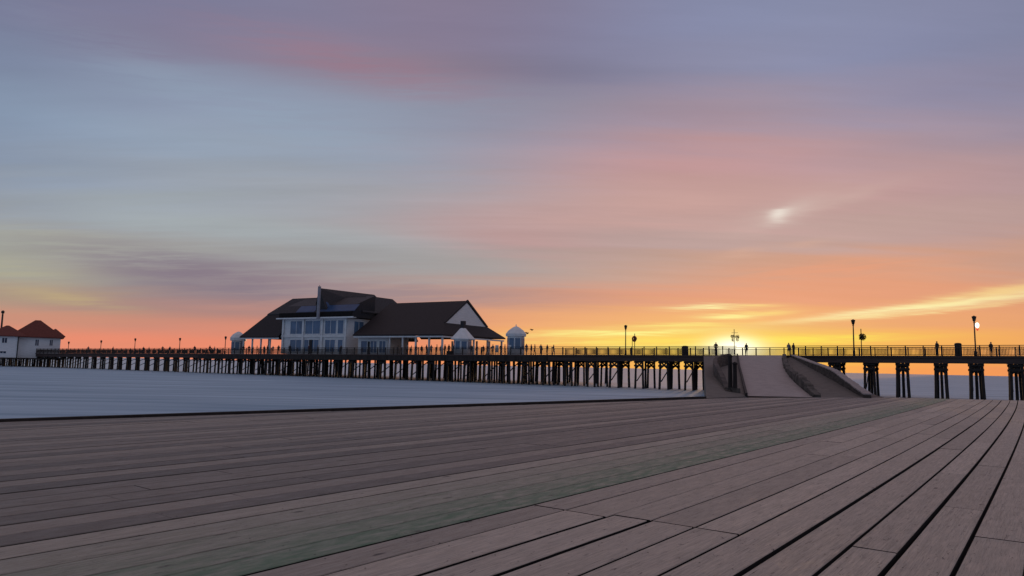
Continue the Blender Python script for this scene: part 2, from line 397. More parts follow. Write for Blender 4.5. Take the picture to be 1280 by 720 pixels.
# ------------------------------------------------------------------ water
def water_material():
    m = bpy.data.materials.new('calm_sea'); m.use_nodes = True
    n, l = nt(m); b = n['Principled BSDF']
    tc = n.new('ShaderNodeTexCoord')
    def nz(rot, sc, scale, det):
        mp = n.new('ShaderNodeMapping'); mp.inputs['Rotation'].default_value = (0, 0, R(rot)); mp.inputs['Scale'].default_value = sc
        l.new(tc.outputs['Object'], mp.inputs['Vector'])
        z = n.new('ShaderNodeTexNoise'); z.inputs['Scale'].default_value = scale; z.inputs['Detail'].default_value = det
        l.new(mp.outputs['Vector'], z.inputs['Vector']); return z.outputs['Fac']
    a = nz(-8, (.12, 1, 1), .35, 6); r = nz(12, (.4, 1.4, 1), 1.1, 6)
    cr = n.new('ShaderNodeValToRGB'); l.new(a, cr.inputs['Fac'])
    cr.color_ramp.elements[0].position = .34; cr.color_ramp.elements[1].position = .68
    cr.color_ramp.elements[0].color = (.22, .36, .50, 1); cr.color_ramp.elements[1].color = (.44, .60, .75, 1)
    l.new(cr.outputs['Color'], b.inputs['Base Color'])
    b.inputs['Specular IOR Level'].default_value = .2
    fr = n.new('ShaderNodeMapping'); fr.vector_type = 'TEXTURE'; fr.inputs['Location'].default_value = (PO.x, PO.y, 0); fr.inputs['Rotation'].default_value = (0, 0, PANG)
    l.new(tc.outputs['Object'], fr.inputs['Vector']); sp = n.new('ShaderNodeSeparateXYZ'); l.new(fr.outputs['Vector'], sp.inputs[0])
    def sm(v, a, b2, c, d):
        q = n.new('ShaderNodeMapRange'); q.interpolation_type = 'SMOOTHSTEP'; l.new(v, q.inputs['Value'])
        for k, x in zip(('From Min', 'From Max', 'To Min', 'To Max'), (a, b2, c, d)): q.inputs[k].default_value = x
        return q.outputs['Result']
    calm = n.new('ShaderNodeMath'); calm.operation = 'MULTIPLY'; l.new(sm(sp.outputs[1], -2, 12, 0, 1), calm.inputs[0]); l.new(sm(sp.outputs[0], -25, 14, 1, .0), calm.inputs[1])
    cal = calm.outputs[0]
    l.new(sm(cal, 0, 1, .55, .34), b.inputs['Roughness']); l.new(sm(cal, 0, 1, .16, .30), b.inputs['Specular IOR Level'])
    bp = n.new('ShaderNodeBump'); bp.inputs['Distance'].default_value = .12; l.new(sm(cal, 0, 1, .5, .08), bp.inputs['Strength'])
    l.new(r, bp.inputs['Height']); l.new(bp.outputs['Normal'], b.inputs['Normal'])
    return m
w_ = MB(); 
g = [-40000, -4000, -800, -200, 0, 200, 800, 4000, 40000]
w_.add([(x, y, 0) for y in g for x in g], [(j * 9 + i, j * 9 + i + 1, (j + 1) * 9 + i + 1, (j + 1) * 9 + i) for j in range(8) for i in range(8)])
tag(w_.build('sea', water_material()), 'calm blue grey sea under and around the pier', 'sea', kind='structure')

# ------------------------------------------------------------------ boardwalk
DANG = 52.8
U = Vector((math.cos(R(DANG)), math.sin(R(DANG)), 0)); V = Vector((-U.y, U.x, 0))
DZ = 1.1
FOOT_L, FOOT_R, FAR = at_z(883, 497, DZ), at_z(1016, 497, DZ), at_z(1120, 497, DZ)
EDGE = [Vector((-60, -27.5, DZ)), Vector((-13.2, 18.5, DZ)), FOOT_L, FAR, Vector((62, 49.5, DZ)), Vector((30, -30, DZ)), Vector((-20, -40, DZ))]
def half(p, q):                # inside is to the right of p -> q
    d = (q - p).normalized(); nn = Vector((d.y, -d.x, 0)); return nn, nn.dot(p)
HP = [half(EDGE[i], EDGE[i + 1]) for i in range(4)] + [(U, -9.0)]
def a_range(v):
    lo, hi = a_straight(v)
    for _ in range(8): hi = a_straight(v + BOW * hi * hi)[1] if hi > 0 else hi
    return lo, hi
BOW = .0003
def a_straight(v):
    lo, hi = -1e9, 1e9
    for nn, c in HP:
        k = nn.dot(U); o = c - nn.dot(V) * v
        if k > 1e-9: lo = max(lo, o / k)
        elif k < -1e-9: hi = min(hi, o / k)
    return lo, hi
GW = 1.15
GAPS = [(.80, .036), (1.28, .046), (1.72, .034), (2.22, .046), (2.72, .028), (3.22, .026), (3.74, .060), (4.22, .040), (4.78, .020), (5.25, .042),
        (5.70, .016), (6.14, .026), (6.66, .024), (7.15, .018), (7.62, .055)]
gaps = [(.80 - .49 * k, random.uniform(.02, .035)) for k in range(34, 0, -1)] + GAPS
v = 7.62
while v < 30:
    v += random.uniform(.44, .53); gaps.append((v, random.choice([.012, .018, .025, .035, .05, .06])))
dm = bmesh.new(); tl = dm.verts.layers.float_color.new('tone')
BOW = .0003                    # the boards bend gently as the walk turns
def bow(a): return BOW * a * a if a > 0 else 0
def plank(v0, v1, a0, a1, tone):
    (p00, p01), (p10, p11) = a0, a1      # a at v0 / at v1 for both ends
    h = random.uniform(-.003, .003); tilt = random.uniform(-.003, .003); ch = .007; th = .07
    sec = [(0, -th), (0, -ch), (ch, 0), (1 - ch, 0), (1, -ch), (1, -th)]
    rings = []
    ns = max(1, int((min(p10, p11) - max(p00, p01)) / 2.5))
    for e0, e1 in [(p00 + (p10 - p00) * j / ns, p01 + (p11 - p01) * j / ns) for j in range(ns + 1)]:
        ring = []
        for i, (q, z) in enumerate(sec):
            fr = {0: 0, 1: 0, 2: ch / (v1 - v0), 3: 1 - ch / (v1 - v0), 4: 1, 5: 1}[i]
            ea = e0 + (e1 - e0) * fr; P = V * (v0 + (v1 - v0) * fr + bow(ea)) + U * ea
            w = dm.verts.new((P.x, P.y, DZ + z + h + tilt * (fr - .5))); w[tl] = tone; ring.append(w)
        rings.append(ring)
    for g_, h_ in zip(rings, rings[1:]):
        for i in range(6): dm.faces.new((g_[i], h_[i], h_[(i + 1) % 6], g_[(i + 1) % 6])).material_index = 1 if i in (0, 4, 5) else 0  # near-black board sides and ends: gap shade put into the colour
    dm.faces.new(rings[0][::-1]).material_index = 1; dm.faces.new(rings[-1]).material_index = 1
gaps = [(v_, g_ * GW) for v_, g_ in gaps]
for i in range(len(gaps) - 1):
    (va, ga), (vb, gb) = gaps[i], gaps[i + 1]
    vm = (va + vb) / 2
    l0, h0 = a_range(va + ga / 2); l1, h1 = a_range(vb - gb / 2)
    if h0 <= l0 + .5 or h1 <= l1 + .5: continue
    lo, hi = min(l0, l1), max(h0, h1)
    joints = []
    if 2.7 < vm < 5.3: joints = [7.62 if vm < 4.2 else 7.45]
    elif 1.3 < vm < 1.8: joints = [7.9, 14.8]
    elif .8 < vm < 1.3: joints = [11.1]
    elif .3 < vm < .8: joints = [9.3]
    a = (joints[-1] if joints else lo) + random.uniform(4, 9)
    if -1 < vm < 7.6: a = max(a, 15 + random.uniform(0, 5))
    while a < hi - 1: joints.append(a); a += random.uniform(5, 9)
    joints = [j for j in joints if j > max(l0, l1) + .3 and j < min(h0, h1) - .3]
    dark = 1.0 if 10.45 < vm < 11.2 else (random.choice([.5, .6, .7, .8, .9, 1.0]) if vm > 7.6 else random.choice([0, .04, .08, .12]) + (.22 if vm > 4.7 else .0))
    green = {True: 0}.get(False, 0)
    if 5.2 < vm < 5.75: green = 1.0
    elif 5.75 <= vm < 6.2: green = .75
    elif 6.2 <= vm < 6.7: green = .45
    elif 6.7 <= vm < 7.2: green = .25
    elif 7.2 <= vm < 7.7: green = .12
    ends = [(l0, l1)] + [(j, j) for j in joints] + [(h0, h1)]
    big = 2.7 < vm < 5.3
    for k in range(len(ends) - 1):
        j = .018 if big and k < 2 else .006 if big else (.002 if vm > 5.3 else .005)
        e0 = ends[k] if k == 0 else (ends[k][0] + j, ends[k][1] + j)
        e1 = ends[k + 1] if k == len(ends) - 2 else (ends[k + 1][0] - j, ends[k + 1][1] - j)
        def gw(vv, g): return g * (.32 if (vv in (3.74, 4.22) and k > 0) else 1)
        plank(va + gw(va, ga) / 2, vb - gw(vb, gb) / 2, e0, e1, (random.random(), green, dark, 1))
for a_ in [4.2 + 1.05 * i for i in range(20)]:      # nail heads over the joists
    for i in range(len(gaps) - 1):
        va, vb = gaps[i][0], gaps[i + 1][0]
        if not -5 < va < 8: continue
        for fr in (.2, .8):
            v_ = va + (vb - va) * fr + random.uniform(-.02, .02); aa = a_ + random.uniform(-.03, .03)
            C0 = V * (v_ + bow(aa)) + U * aa + Vector((0, 0, DZ + .006))
            dm.faces.new([dm.verts.new(C0 + Vector((.009 * math.cos(t), .009 * math.sin(t), 0))) for t in [k * math.pi / 3 for k in range(6)]]).material_index = 1
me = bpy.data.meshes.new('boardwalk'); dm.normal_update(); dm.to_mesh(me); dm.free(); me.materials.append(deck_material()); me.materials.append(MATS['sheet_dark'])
bw = bpy.data.objects.new('boardwalk', me); COL.objects.link(bw)
tag(bw, 'wide boardwalk of weathered grey brown planks with dark gaps', 'boardwalk', kind='structure')
sub = MB(); sub.slab([e - Vector((0, 0, .075)) for e in EDGE[::-1]], 1.6)  # base coloured near black so the gaps look shaded
tag(sub.build('boardwalk_base', 'sheet_dark'), 'timber base under the boardwalk planks, near black to paint the gap shade', 'boardwalk', kind='structure')
kb = MB()
for p, q in ((EDGE[0], EDGE[1]), (EDGE[1], EDGE[2])):
    d = (q - p).normalized(); o = Vector((-d.y, d.x, 0)) * .11
    kb.bar(p + o + Vector((0, 0, -.06)), q + o + Vector((0, 0, -.06)), .22, .26)
for p, q in ((FAR, EDGE[4]),):
    d = (q - p).normalized(); o = Vector((-d.y, d.x, 0)) * .11
    kb.bar(p + o + Vector((0, 0, -.14)), q + o + Vector((0, 0, -.14)), .2, .2)
tag(kb.build('boardwalk_edge', 'tarred_timber'), 'dark edge beam along the waterside of the boardwalk', 'boardwalk', kind='structure')

# ------------------------------------------------------------------ ramp up to the pier
TOPL, TOPR = W(4.1, 0, zd(4.1)), W(10.33, 0, zd(10.33))
BOTL, BOTR = at_z(933, 495, DZ), at_z(1016, 496.5, DZ)
pn = (TOPL - BOTL).cross(BOTR - BOTL).normalized()
def on_ramp(x, y, lift=0):
    d = ray(x, y); k = (BOTL + Vector((0, 0, lift)) - EYE).dot(pn) / d.dot(pn); return EYE + d * k
def curve(pts, k=6):           # Catmull-Rom through points
    P = [pts[0] * 2 - pts[1]] + pts + [pts[-1] * 2 - pts[-2]]; out = []
    for i in range(1, len(P) - 2):
        for j in range(k):
            t = j / k; a, b, c, d = P[i - 1:i + 3]
            out.append(.5 * ((2 * b) + (c - a) * t + (2 * a - 5 * b + 4 * c - d) * t * t + (3 * b - a - 3 * c + d) * t ** 3))
    return out + [pts[-1]]
re_ = curve([BOTR, on_ramp(1000, 484), on_ramp(986, 470), on_ramp(978.5, 456), TOPR + Vector((-.6, .35, 0))])
le_ = curve([BOTL, on_ramp(930, 483), on_ramp(927, 470), on_ramp(924, 458), TOPL])
nR = len(re_)
rp = MB(); vs = []
for a, b in zip(le_, re_): vs += [a, b]
rp.add(vs + [v - Vector((0, 0, .3)) for v in vs],
       [(2 * i, 2 * i + 1, 2 * i + 3, 2 * i + 2) for i in range(nR - 1)] + [(2 * nR + 2 * i, 2 * nR + 2 * i + 2, 2 * nR + 2 * i + 3, 2 * nR + 2 * i + 1) for i in range(nR - 1)])
tag(rp.build('ramp', 'ramp_surface'), 'smooth grey ramp rising from the boardwalk to the pier', 'ramp', kind='structure')
# right apron between the two parapets
p2 = [at_z(1085, 497.5, DZ), W(10.9, -.1, zd(10.9) - .1)]
p2c = [p2[0].lerp(p2[1], i / (nR - 1)) for i in range(nR)]
p3a, p3b = at_z(1112, 499, DZ - .1), W(13.5, -.2, 2.2)
p3c = [p3a.lerp(p3b, i / (nR - 1)) for i in range(nR)]
def solid(rows, name, m, label, floor=-.6):
    q = MB(); c = len(rows[0]); r_ = len(rows); up = [p for r in rows for p in r]; lo = [Vector((p.x, p.y, floor)) for p in up]; k = len(up)
    g = [(j * c + i, j * c + i + 1, (j + 1) * c + i + 1, (j + 1) * c + i) for j in range(r_ - 1) for i in range(c - 1)]
    per = [i for i in range(c)] + [j * c + c - 1 for j in range(1, r_)] + [(r_ - 1) * c + i for i in range(c - 2, -1, -1)] + [j * c for j in range(r_ - 2, 0, -1)]
    q.add(up + lo, g + [tuple(k + i for i in f[::-1]) for f in g] + [(per[i], per[(i + 1) % len(per)], k + per[(i + 1) % len(per)], k + per[i]) for i in range(len(per))])
    return tag(q.build(name, m), label, 'embankment', kind='structure')
def sheet(rows, name, m, label):
    q = MB(); c = len(rows[0]); vs = [p for r in rows for p in r]
    q.add(vs, [(j * c + i, j * c + i + 1, (j + 1) * c + i + 1, (j + 1) * c + i) for j in range(len(rows) - 1) for i in range(c - 1)])
    return tag(q.build(name, m), label, 'embankment', kind='structure')
dn = lambda r, z: [p - Vector((0, 0, z)) for p in r]
solid([dn(re_, .03), dn([a.lerp(b, .5) for a, b in zip(re_, p2c)], .25), dn(p2c, .05)], 'right_embankment', 'concrete', 'paved slope between the ramp and the outer parapet')
p3w = [Vector((p.x + 1.5, p.y, -.3)) for p in p3c]
sheet([dn(p2c, .05), p3c, p3w], 'right_embankment_outer', 'ramp_timber', 'dark timber slope falling from the outer parapet to the sea')
LA = [FOOT_L, W(-.28, -.15, zd(0) - .05)]
lac = [LA[0].lerp(LA[1], i / (nR - 1)) for i in range(nR)]
solid([dn(lac, .03), dn(le_, .03)], 'left_embankment', 'concrete', 'paved slope left of the ramp')
solid([dn(le_, .31), dn(re_, .31)], 'ramp_base', 'concrete', 'solid base under the ramp')

def wall_along(pts, h, th, name, m, label, cap=None, hs=None, rough=0):
    base = pts[0].copy()
    t = thing(name, label, 'parapet', loc=base); t['org'] = list(base)
    rj = random.Random(len(label)); sub_ = 3 if rough else 1
    if rough:
        hs0 = hs or [h] * len(pts); L_ = [(pts[i].lerp(pts[i + 1], k / sub_), hs0[i] + (hs0[i + 1] - hs0[i]) * k / sub_) for i in range(len(pts) - 1) for k in range(sub_)] + [(pts[-1], hs0[-1])]
        pts = [p + Vector((rj.uniform(-rough, rough), rj.uniform(-rough, rough), 0)) for p, _ in L_]; hs = [max(.05, q_ + rj.uniform(-rough, rough) * 1.2) for _, q_ in L_]
    q = MB(); n_ = len(pts); vs = []
    for i, p in enumerate(pts):
        d = (pts[min(i + 1, n_ - 1)] - pts[max(i - 1, 0)]); d.z = 0; d.normalize(); o = Vector((-d.y, d.x, 0)) * th / 2
        hh = hs[i] if hs else h
        vs += [p - o - Vector((0, 0, .3)), p + o - Vector((0, 0, .3)), p + o + Vector((0, 0, hh)), p - o + Vector((0, 0, hh))]
    fs = [(4 * i + k, 4 * i + (k + 1) % 4, 4 * i + 4 + (k + 1) % 4, 4 * i + 4 + k) for i in range(n_ - 1) for k in range(4)]
    q.add(vs, fs + [(0, 1, 2, 3), tuple(4 * (n_ - 1) + k for k in (3, 2, 1, 0))])
    q.build('wall', m, t)
    if cap:
        c = MB(); vs = []
        for i, p in enumerate(pts):
            d = (pts[min(i + 1, n_ - 1)] - pts[max(i - 1, 0)]); d.z = 0; d.normalize(); o = Vector((-d.y, d.x, 0)) * (th / 2 + .08)
            hh = (hs[i] if hs else h) + .003
            vs += [p - o + Vector((0, 0, hh)), p + o + Vector((0, 0, hh)), p + o + Vector((0, 0, hh + .09)), p - o + Vector((0, 0, hh + .09))]
        c.add(vs, fs + [(0, 1, 2, 3), tuple(4 * (n_ - 1) + k for k in (3, 2, 1, 0))]); c.build('cap', cap, t)
    return t
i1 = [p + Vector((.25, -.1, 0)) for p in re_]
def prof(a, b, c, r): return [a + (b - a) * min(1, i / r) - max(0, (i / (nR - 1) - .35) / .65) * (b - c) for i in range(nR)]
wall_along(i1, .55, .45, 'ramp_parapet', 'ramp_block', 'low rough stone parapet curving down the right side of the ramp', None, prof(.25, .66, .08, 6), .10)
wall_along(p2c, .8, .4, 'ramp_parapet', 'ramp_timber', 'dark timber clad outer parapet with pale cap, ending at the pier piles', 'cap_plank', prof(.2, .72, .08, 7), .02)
wall_along(le_, .2, .16, 'ramp_kerb', 'tarred_timber', 'thin dark kerb along the left edge of the ramp', None)
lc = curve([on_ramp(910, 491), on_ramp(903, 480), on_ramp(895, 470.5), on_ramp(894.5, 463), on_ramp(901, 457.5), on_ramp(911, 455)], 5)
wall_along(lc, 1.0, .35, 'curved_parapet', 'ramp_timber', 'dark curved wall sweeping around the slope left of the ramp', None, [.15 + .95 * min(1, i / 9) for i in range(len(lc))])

# ------------------------------------------------------------------ the pier
S0, S1, PW = -207.0, 62.0, 6.0
pier = thing('pier', 'long dark timber pier on paired piles crossing the whole view', 'pier', (0, 0, 0))
def sloped(mb, s0, s1, n0, n1, t0, t1):    # block following the fall of the deck, from t0 below to t1 below the deck top
    mb.hexa([(s0, n0, zd(s0) - t0), (s1, n0, zd(s1) - t0), (s1, n1, zd(s1) - t0), (s0, n1, zd(s0) - t0)],
            [(s0, n0, zd(s0) - t1), (s1, n0, zd(s1) - t1), (s1, n1, zd(s1) - t1), (s0, n1, zd(s0) - t1)])
q = MB(); sloped(q, S0, S1, -.1, PW, .22, 0); q.build('deck', 'pier_fascia_timber', pier)
q = MB(); sloped(q, S0, S1, .02, .3, .86, .223); sloped(q, S0, S1, PW - .4, PW - .1, .78, .223); sloped(q, S0, S1, 2.8, 3.1, .78, .223); q.build('fascia_beam', 'pier_fascia_timber', pier)
q = MB(); sloped(q, -107, -24, PW + .01, 28, .22, 0.004); sloped(q, -107, -24, PW + .3, 27.6, .6, .225); q.build('pavilion_platform', 'pier_fascia_timber', pier)
q = MB(); sloped(q, -107, -24, -.16, .015, 1.05, .26); q.build('fascia_board', 'tarred_timber', pier)
PITCHB = 3.63; NOM = zd(0) - .55
def pile_bent():
    e = bpy.data.objects.new('pile_bent', None); COL.objects.link(e); e.parent = pier; e['org'] = [0, 0, 0]
    for k, (n_, ds, lean) in enumerate(((.45, -.5, -.07), (.45, .5, .07), (2.7, .02, 0), (4.9, -.46, -.06), (4.9, .46, .06))):
        q = MB(); q.tube([(ds + lean * 2.2, n_, -1.0), (ds + lean, n_, 1.2), (ds, n_, NOM)], [.175, .165, .155], 8); q.build('pile', 'tarred_timber', e)
    for ds in (-.5, .5):
        q = MB(); q.box(ds - .22, ds + .22, .1, 5.5, NOM - .32, NOM); q.build('cap_beam', 'tarred_timber', e)
    for n_ in (.45, 4.9):
        q = MB(); q.bar((-.6, n_, NOM - 1.45), (.58, n_, NOM - .3), .1, .2); q.bar((.6, n_ + .11, NOM - 1.45), (-.58, n_ + .11, NOM - .3), .1, .2)
        q.bar((-.72, n_ - .19, NOM - .95), (.72, n_ - .19, NOM - .95), .08, .24); q.bar((-.72, n_ - .19, NOM - .45), (.72, n_ - .19, NOM - .45), .08, .24)
        q.build('brace', 'tarred_timber', e)
        for sg in (-1, 1):
            q = MB(); q.bar((.54 * sg, n_ - .02, NOM - .5), (.82 * sg, n_ - .02, NOM + .02), .10, .14); q.build('knee_brace', 'tarred_timber', e)
    q = MB(); q.bar((-.42, .6, 1.1), (-.42, 4.8, NOM - .6), .09, .13); q.build('cross_tie', 'tarred_timber', e)
    return e
k = 0
s0b = to_sn(at_z(1172, 497, 0)).x   # one bent under the lamp-lit stretch on the right
sb = at_n(1174.5, 470, .45).x
proto = None
b = sb - PITCHB * 67
while b < S1:
    e = pile_bent() if proto is None else copy_tree(proto, pier)
    proto = proto or e
    e.location = (b + random.uniform(-.12, .12), 0, 0); e.scale = (random.uniform(.9, 1.1), 1, (zd(b) - .55) / NOM); e.rotation_euler = (0, 0, R(random.uniform(-2, 2))); b += PITCHB
def platform_bent():
    e = bpy.data.objects.new('platform_bent', None); COL.objects.link(e); e.parent = pier; e['org'] = [0, 0, 0]
    for n_ in (9, 13, 17, 21, 25.5):
        q = MB(); q.tube([(random.uniform(-.2, .2), n_, -1), (0, n_, NOM)], .19, 7); q.build('pile', 'tarred_timber', e)
    q = MB(); q.box(-.16, .16, 7, 27, NOM - .3, NOM); q.build('cap_beam', 'tarred_timber', e)
    return e
proto2 = None; b = -105.5
while b < -24:
    e = platform_bent() if proto2 is None else copy_tree(proto2, pier)
    proto2 = proto2 or e
    e.location = (b, 0, 0); e.scale = (1, 1, (zd(b) - .55) / NOM); b += PITCHB
def railing(L):
    q = MB()
    x = .12
    while x < L - .05: q.box(x - .021, x + .021, -.02, .02, .14, .92); x += .135
    r = q.build('railing', 'rail_timber', pier, org=Vector((0, 0, 0)))
    r['org'] = [0, 0, 0]
    q = MB(); q.box(0, L, -.07, .07, 1.13, 1.2); q.build('top_rail', 'rail_timber', r)
    q = MB(); q.box(0, L, -.035, .035, .922, .98); q.box(0, L, -.035, .035, .08, .138); q.build('mid_rail', 'rail_timber', r)
    for x in (.0, L / 4, L / 2, L * 3 / 4):
        q = MB(); q.box(x - .06, x + .06, -.062, .062, -.1, 1.127); q.build('post', 'rail_timber', r)
    return r
RL = 7.26
rproto = railing(RL)
def put_rail(s, n_, first=[True]):
    e = rproto if first[0] else copy_tree(rproto, pier); first[0] = False
    e.location = (s, n_, zd(s)); e.rotation_euler = (0, -.0072, 0)
s = 4.0 - RL
while s > S0: put_rail(s, .08); s -= RL
s = 10.6
while s < S1 - 3: put_rail(s, .08); s += RL
s = -23.9
while s < S1 - 3: put_rail(s, PW - .12); s += RL
s = -107 - RL
while s > S0: put_rail(s, PW - .12); s -= RL

# ------------------------------------------------------------------ the pavilion on the pier
Z0 = zd(-70) ; 
pv = thing('pier_pavilion', 'large white pavilion with dark tiled roofs standing on the pier', 'building', (-70, 0, Z0))
def window(parent, s0, s1, n0, z0, z1, cols=1, rows=1, facing='front', glass='glass'):
    """white frame with recessed pane, on a front (normal -n) or side (normal +s) wall; s0,s1 run along the wall"""
    fr = MB(); t = .12; d = .10
    def bx(mb, a0, a1, c0, c1, e0, e1):
        if facing == 'front': mb.box(a0, a1, n0 - e1, n0 - e0, c0, c1)
        else: mb.box(n0 + e0, n0 + e1, a0, a1, c0, c1)
    bx(fr, s0, s1, z0, z0 + t, .002, d); bx(fr, s0, s1, z1 - t, z1, .002, d)
    bx(fr, s0, s0 + t, z0 + t, z1 - t, .002, d); bx(fr, s1 - t, s1, z0 + t, z1 - t, .002, d)
    for i in range(1, cols):
        x = s0 + (s1 - s0) * i / cols; bx(fr, x - .045, x + .045, z0 + t, z1 - t, .03, d - .01)
    for i in range(1, rows):
        z = z0 + (z1 - z0) * i / rows; bx(fr, s0 + t, s1 - t, z - .035, z + .035, .03, d - .02)
    w = fr.build('window', 'white_paint', parent)
    p = MB(); bx(p, s0 + t, s1 - t, z0 + t, z1 - t, .004, .035); p.build('pane', glass, w)
    return w
def roof(parent, polys, name, m, th=.25):
    q = MB()
    for p in polys: q.slab(p, th)
    return q.build(name, m, parent)
# two-storey glazed block
BL, BR, BN, BT = -85.5, -68.0, 3.0, 11.05
q = MB(); q.box(BL, BR, BN, 17, Z0, BT); q.build('wall', 'white_board', pv)
uz0, uz1 = at_n(400, 418, BN).z, at_n(400, 399.5, BN).z
lz1 = at_n(400, 424, BN).z
def sx(px, y=410, n_=BN): return at_n(px, y, n_).x
for a, b2, c in ((363, 378.5, 2), (381.5, 401, 2), (406, 421, 2), (422, 430, 1)):
    window(pv, sx(a), sx(b2), BN, uz0, uz1 - .1, c, 1)
for a, b2, c in ((363.5, 379, 2), (381, 400, 3), (407, 420.5, 2), (423, 430, 1)):
    window(pv, sx(a), sx(b2), BN, Z0 + .35, lz1, c, 1, 'front', 'glass')
q = MB(); q.box(BL - .05, BR + .05, BN - .22, BN - .002, uz0 - .55, uz0 - .12); q.build('storey_band', 'white_paint', pv)
q = MB(); q.box(sx(388), sx(391.5), BN - .16, BN - .101, Z0 + .1, lz1 - .1); q.build('door', 'dark_trim', pv)
for px in (355, 380, 403.5, 433):
    s_ = sx(px); q = MB(); q.box(s_ - .22, s_ + .22, BN - .3, BN - .225, Z0, BT - .1); q.build('pilaster', 'white_paint', pv)
window(pv, 4.6, 7.4, BR, uz0 + .1, uz1 - .2, 2, 1, 'side'); window(pv, 9, 11.5, BR, uz0 + .1, uz1 - .2, 2, 1, 'side')
q = MB(); q.box(BL - .9, BR + 2.2, BN - .95, BN - .75, BT - .05, BT + .2); q.box(BL - .9, BR + 2.2, BN - .745, BN - .002, BT + .0, BT + .1); q.build('eave_trim', 'white_paint', pv)
# hipped main roof behind it, and the lean-to roof over the projecting bay
mz0 = at_n(400, 397, 2.2).z + .05
def ring(sl, sr, n0, n1, z): return [Vector((sl, n0, z)), Vector((sr, n0, z)), Vector((sr, n1, z)), Vector((sl, n1, z))]
SR = BR + 1.2
rB = ring(-93.3, SR, 5.6, 20.6, 12.42); rD = ring(-89.8, SR - 2.6, 9.0, 17, 15.85)
def band(r0, r1): return [[r0[i], r0[(i + 1) % 4], r1[(i + 1) % 4], r1[i]] for i in range(4)]
roof(pv, band(rB, rD) + [rD], 'upper_roof', 'slate_grey_roof', .2)
zb1, zb2 = at_n(400, 390.5, 2.85).z, at_n(400, 381.5, 4.4).z
sa, se = BL - .3, SR - .2
q = MB(); q.prism([(sa, 2.8, mz0 + .02), (sa, 2.8, zb1), (sa, 4.4, zb2), (sa, 9.2, 15.75), (sa, 9.2, mz0 + .02)], (se - sa, 0, 0)); q.build('bay_roof', 'slate_grey_roof', pv)
q = MB(); q.box(sa - .35, se + .35, 2.55, 2.797, mz0 - .02, zb1 + .02); q.build('eave_shade_band', 'sheet_dark', pv)  # near-black strip added as the painted shadow of the bay roof eave
q = MB(); q.slab([(sa - .5, 2.1, mz0 + .02), (se + .5, 2.1, mz0 + .02), (se + .5, 2.54, mz0 + .1), (sa - .5, 2.54, mz0 + .1)], .12); q.build('gutter', 'dark_trim', pv)
fz = lambda s_, k: Vector((s_, 2.8 + 1.6 * k - .03, zb1 + (zb2 - zb1) * k + .05))
for pa, pb in ((373, 396), (402, 446)):
    a_, b_2 = at_n(pa, 385, 3.5).x, at_n(pb, 385, 3.5).x
    q = MB(); q.slab([fz(a_, .1), fz(b_2, .1), fz(b_2, .92), fz(a_, .92)], .07); q.build('skylight', 'blue_glass', pv)
# monitor roof running away from the front, with its gable behind the fin
MS, MZ0 = at_n(399, 360, 3.2).x, at_n(399, 360, 3.2).z
mbk = at_n(477, 368, 18.6)
wid_r, drop_r = 4.0, 4.5
Lf, Lb = Vector((MS, 3.2, MZ0)), Vector((MS + .2, 18.6, mbk.z))
rf = Vector((MS + 2.3, 3.2, MZ0 - drop_r)); rb = Vector((MS + wid_r + 1, 20.4, MZ0 - drop_r)); lf = Vector((MS - .7, 3.2, MZ0 - 3.0)); lb = Vector((MS - .7, 19, MZ0 - 3))
roof(pv, [[Lf, rf, rb, Lb], [Lf, Lb, lb, lf]], 'monitor_roof', 'slate_grey_roof', .22)
q = MB(); q.prism([Lf + Vector((0, .12, -.24)), rf + Vector((0, .12, -.24)), rf + Vector((0, .12, -1.5)), lf + Vector((0, .12, -2.4)), lf + Vector((0, .12, -.24))], (0, .2, 0)); q.build('monitor_gable', 'slate_grey_roof', pv)
q = MB(); q.prism([Lb + Vector((0, -.12, -.24)), rb + Vector((0, -1.2, -.24)), lb + Vector((0, -.12, -.24))], (0, -.2, 0)); q.build('monitor_gable', 'slate_grey_roof', pv)
def on_mon(u_, v_, lift=.03):   # u along the ridge 0..1, v down the slope 0..1
    return Lf.lerp(Lb, u_).lerp(rf.lerp(rb, u_), v_) + Vector((lift * .6, 0, lift))
q = MB(); q.slab([on_mon(.03, .30), on_mon(.03, .52), on_mon(.56, .52), on_mon(.56, .30)], .05); q.build('louvre', 'sheet_dark', pv)
q = MB(); q.slab([on_mon(.03, .60), on_mon(.03, .82), on_mon(.42, .82), on_mon(.42, .60)], .05); q.build('skylight', 'blue_glass', pv)
fz0 = at_n(398, 398, 1.75).z
q = MB(); MF = at_n(398.5, 378, 1.78).x
q = MB(); q.box(MF - .24, MF + .24, 1.6, 1.95, fz0 - .1, MZ0 + .1); q.build('fin', 'fin_metal', pv)
q = MB(); q.tube([(MF, 1.78, MZ0 + .1), (MF, 1.78, MZ0 + .35)], .05, 6); q.build('finial', 'lamp_metal', pv)
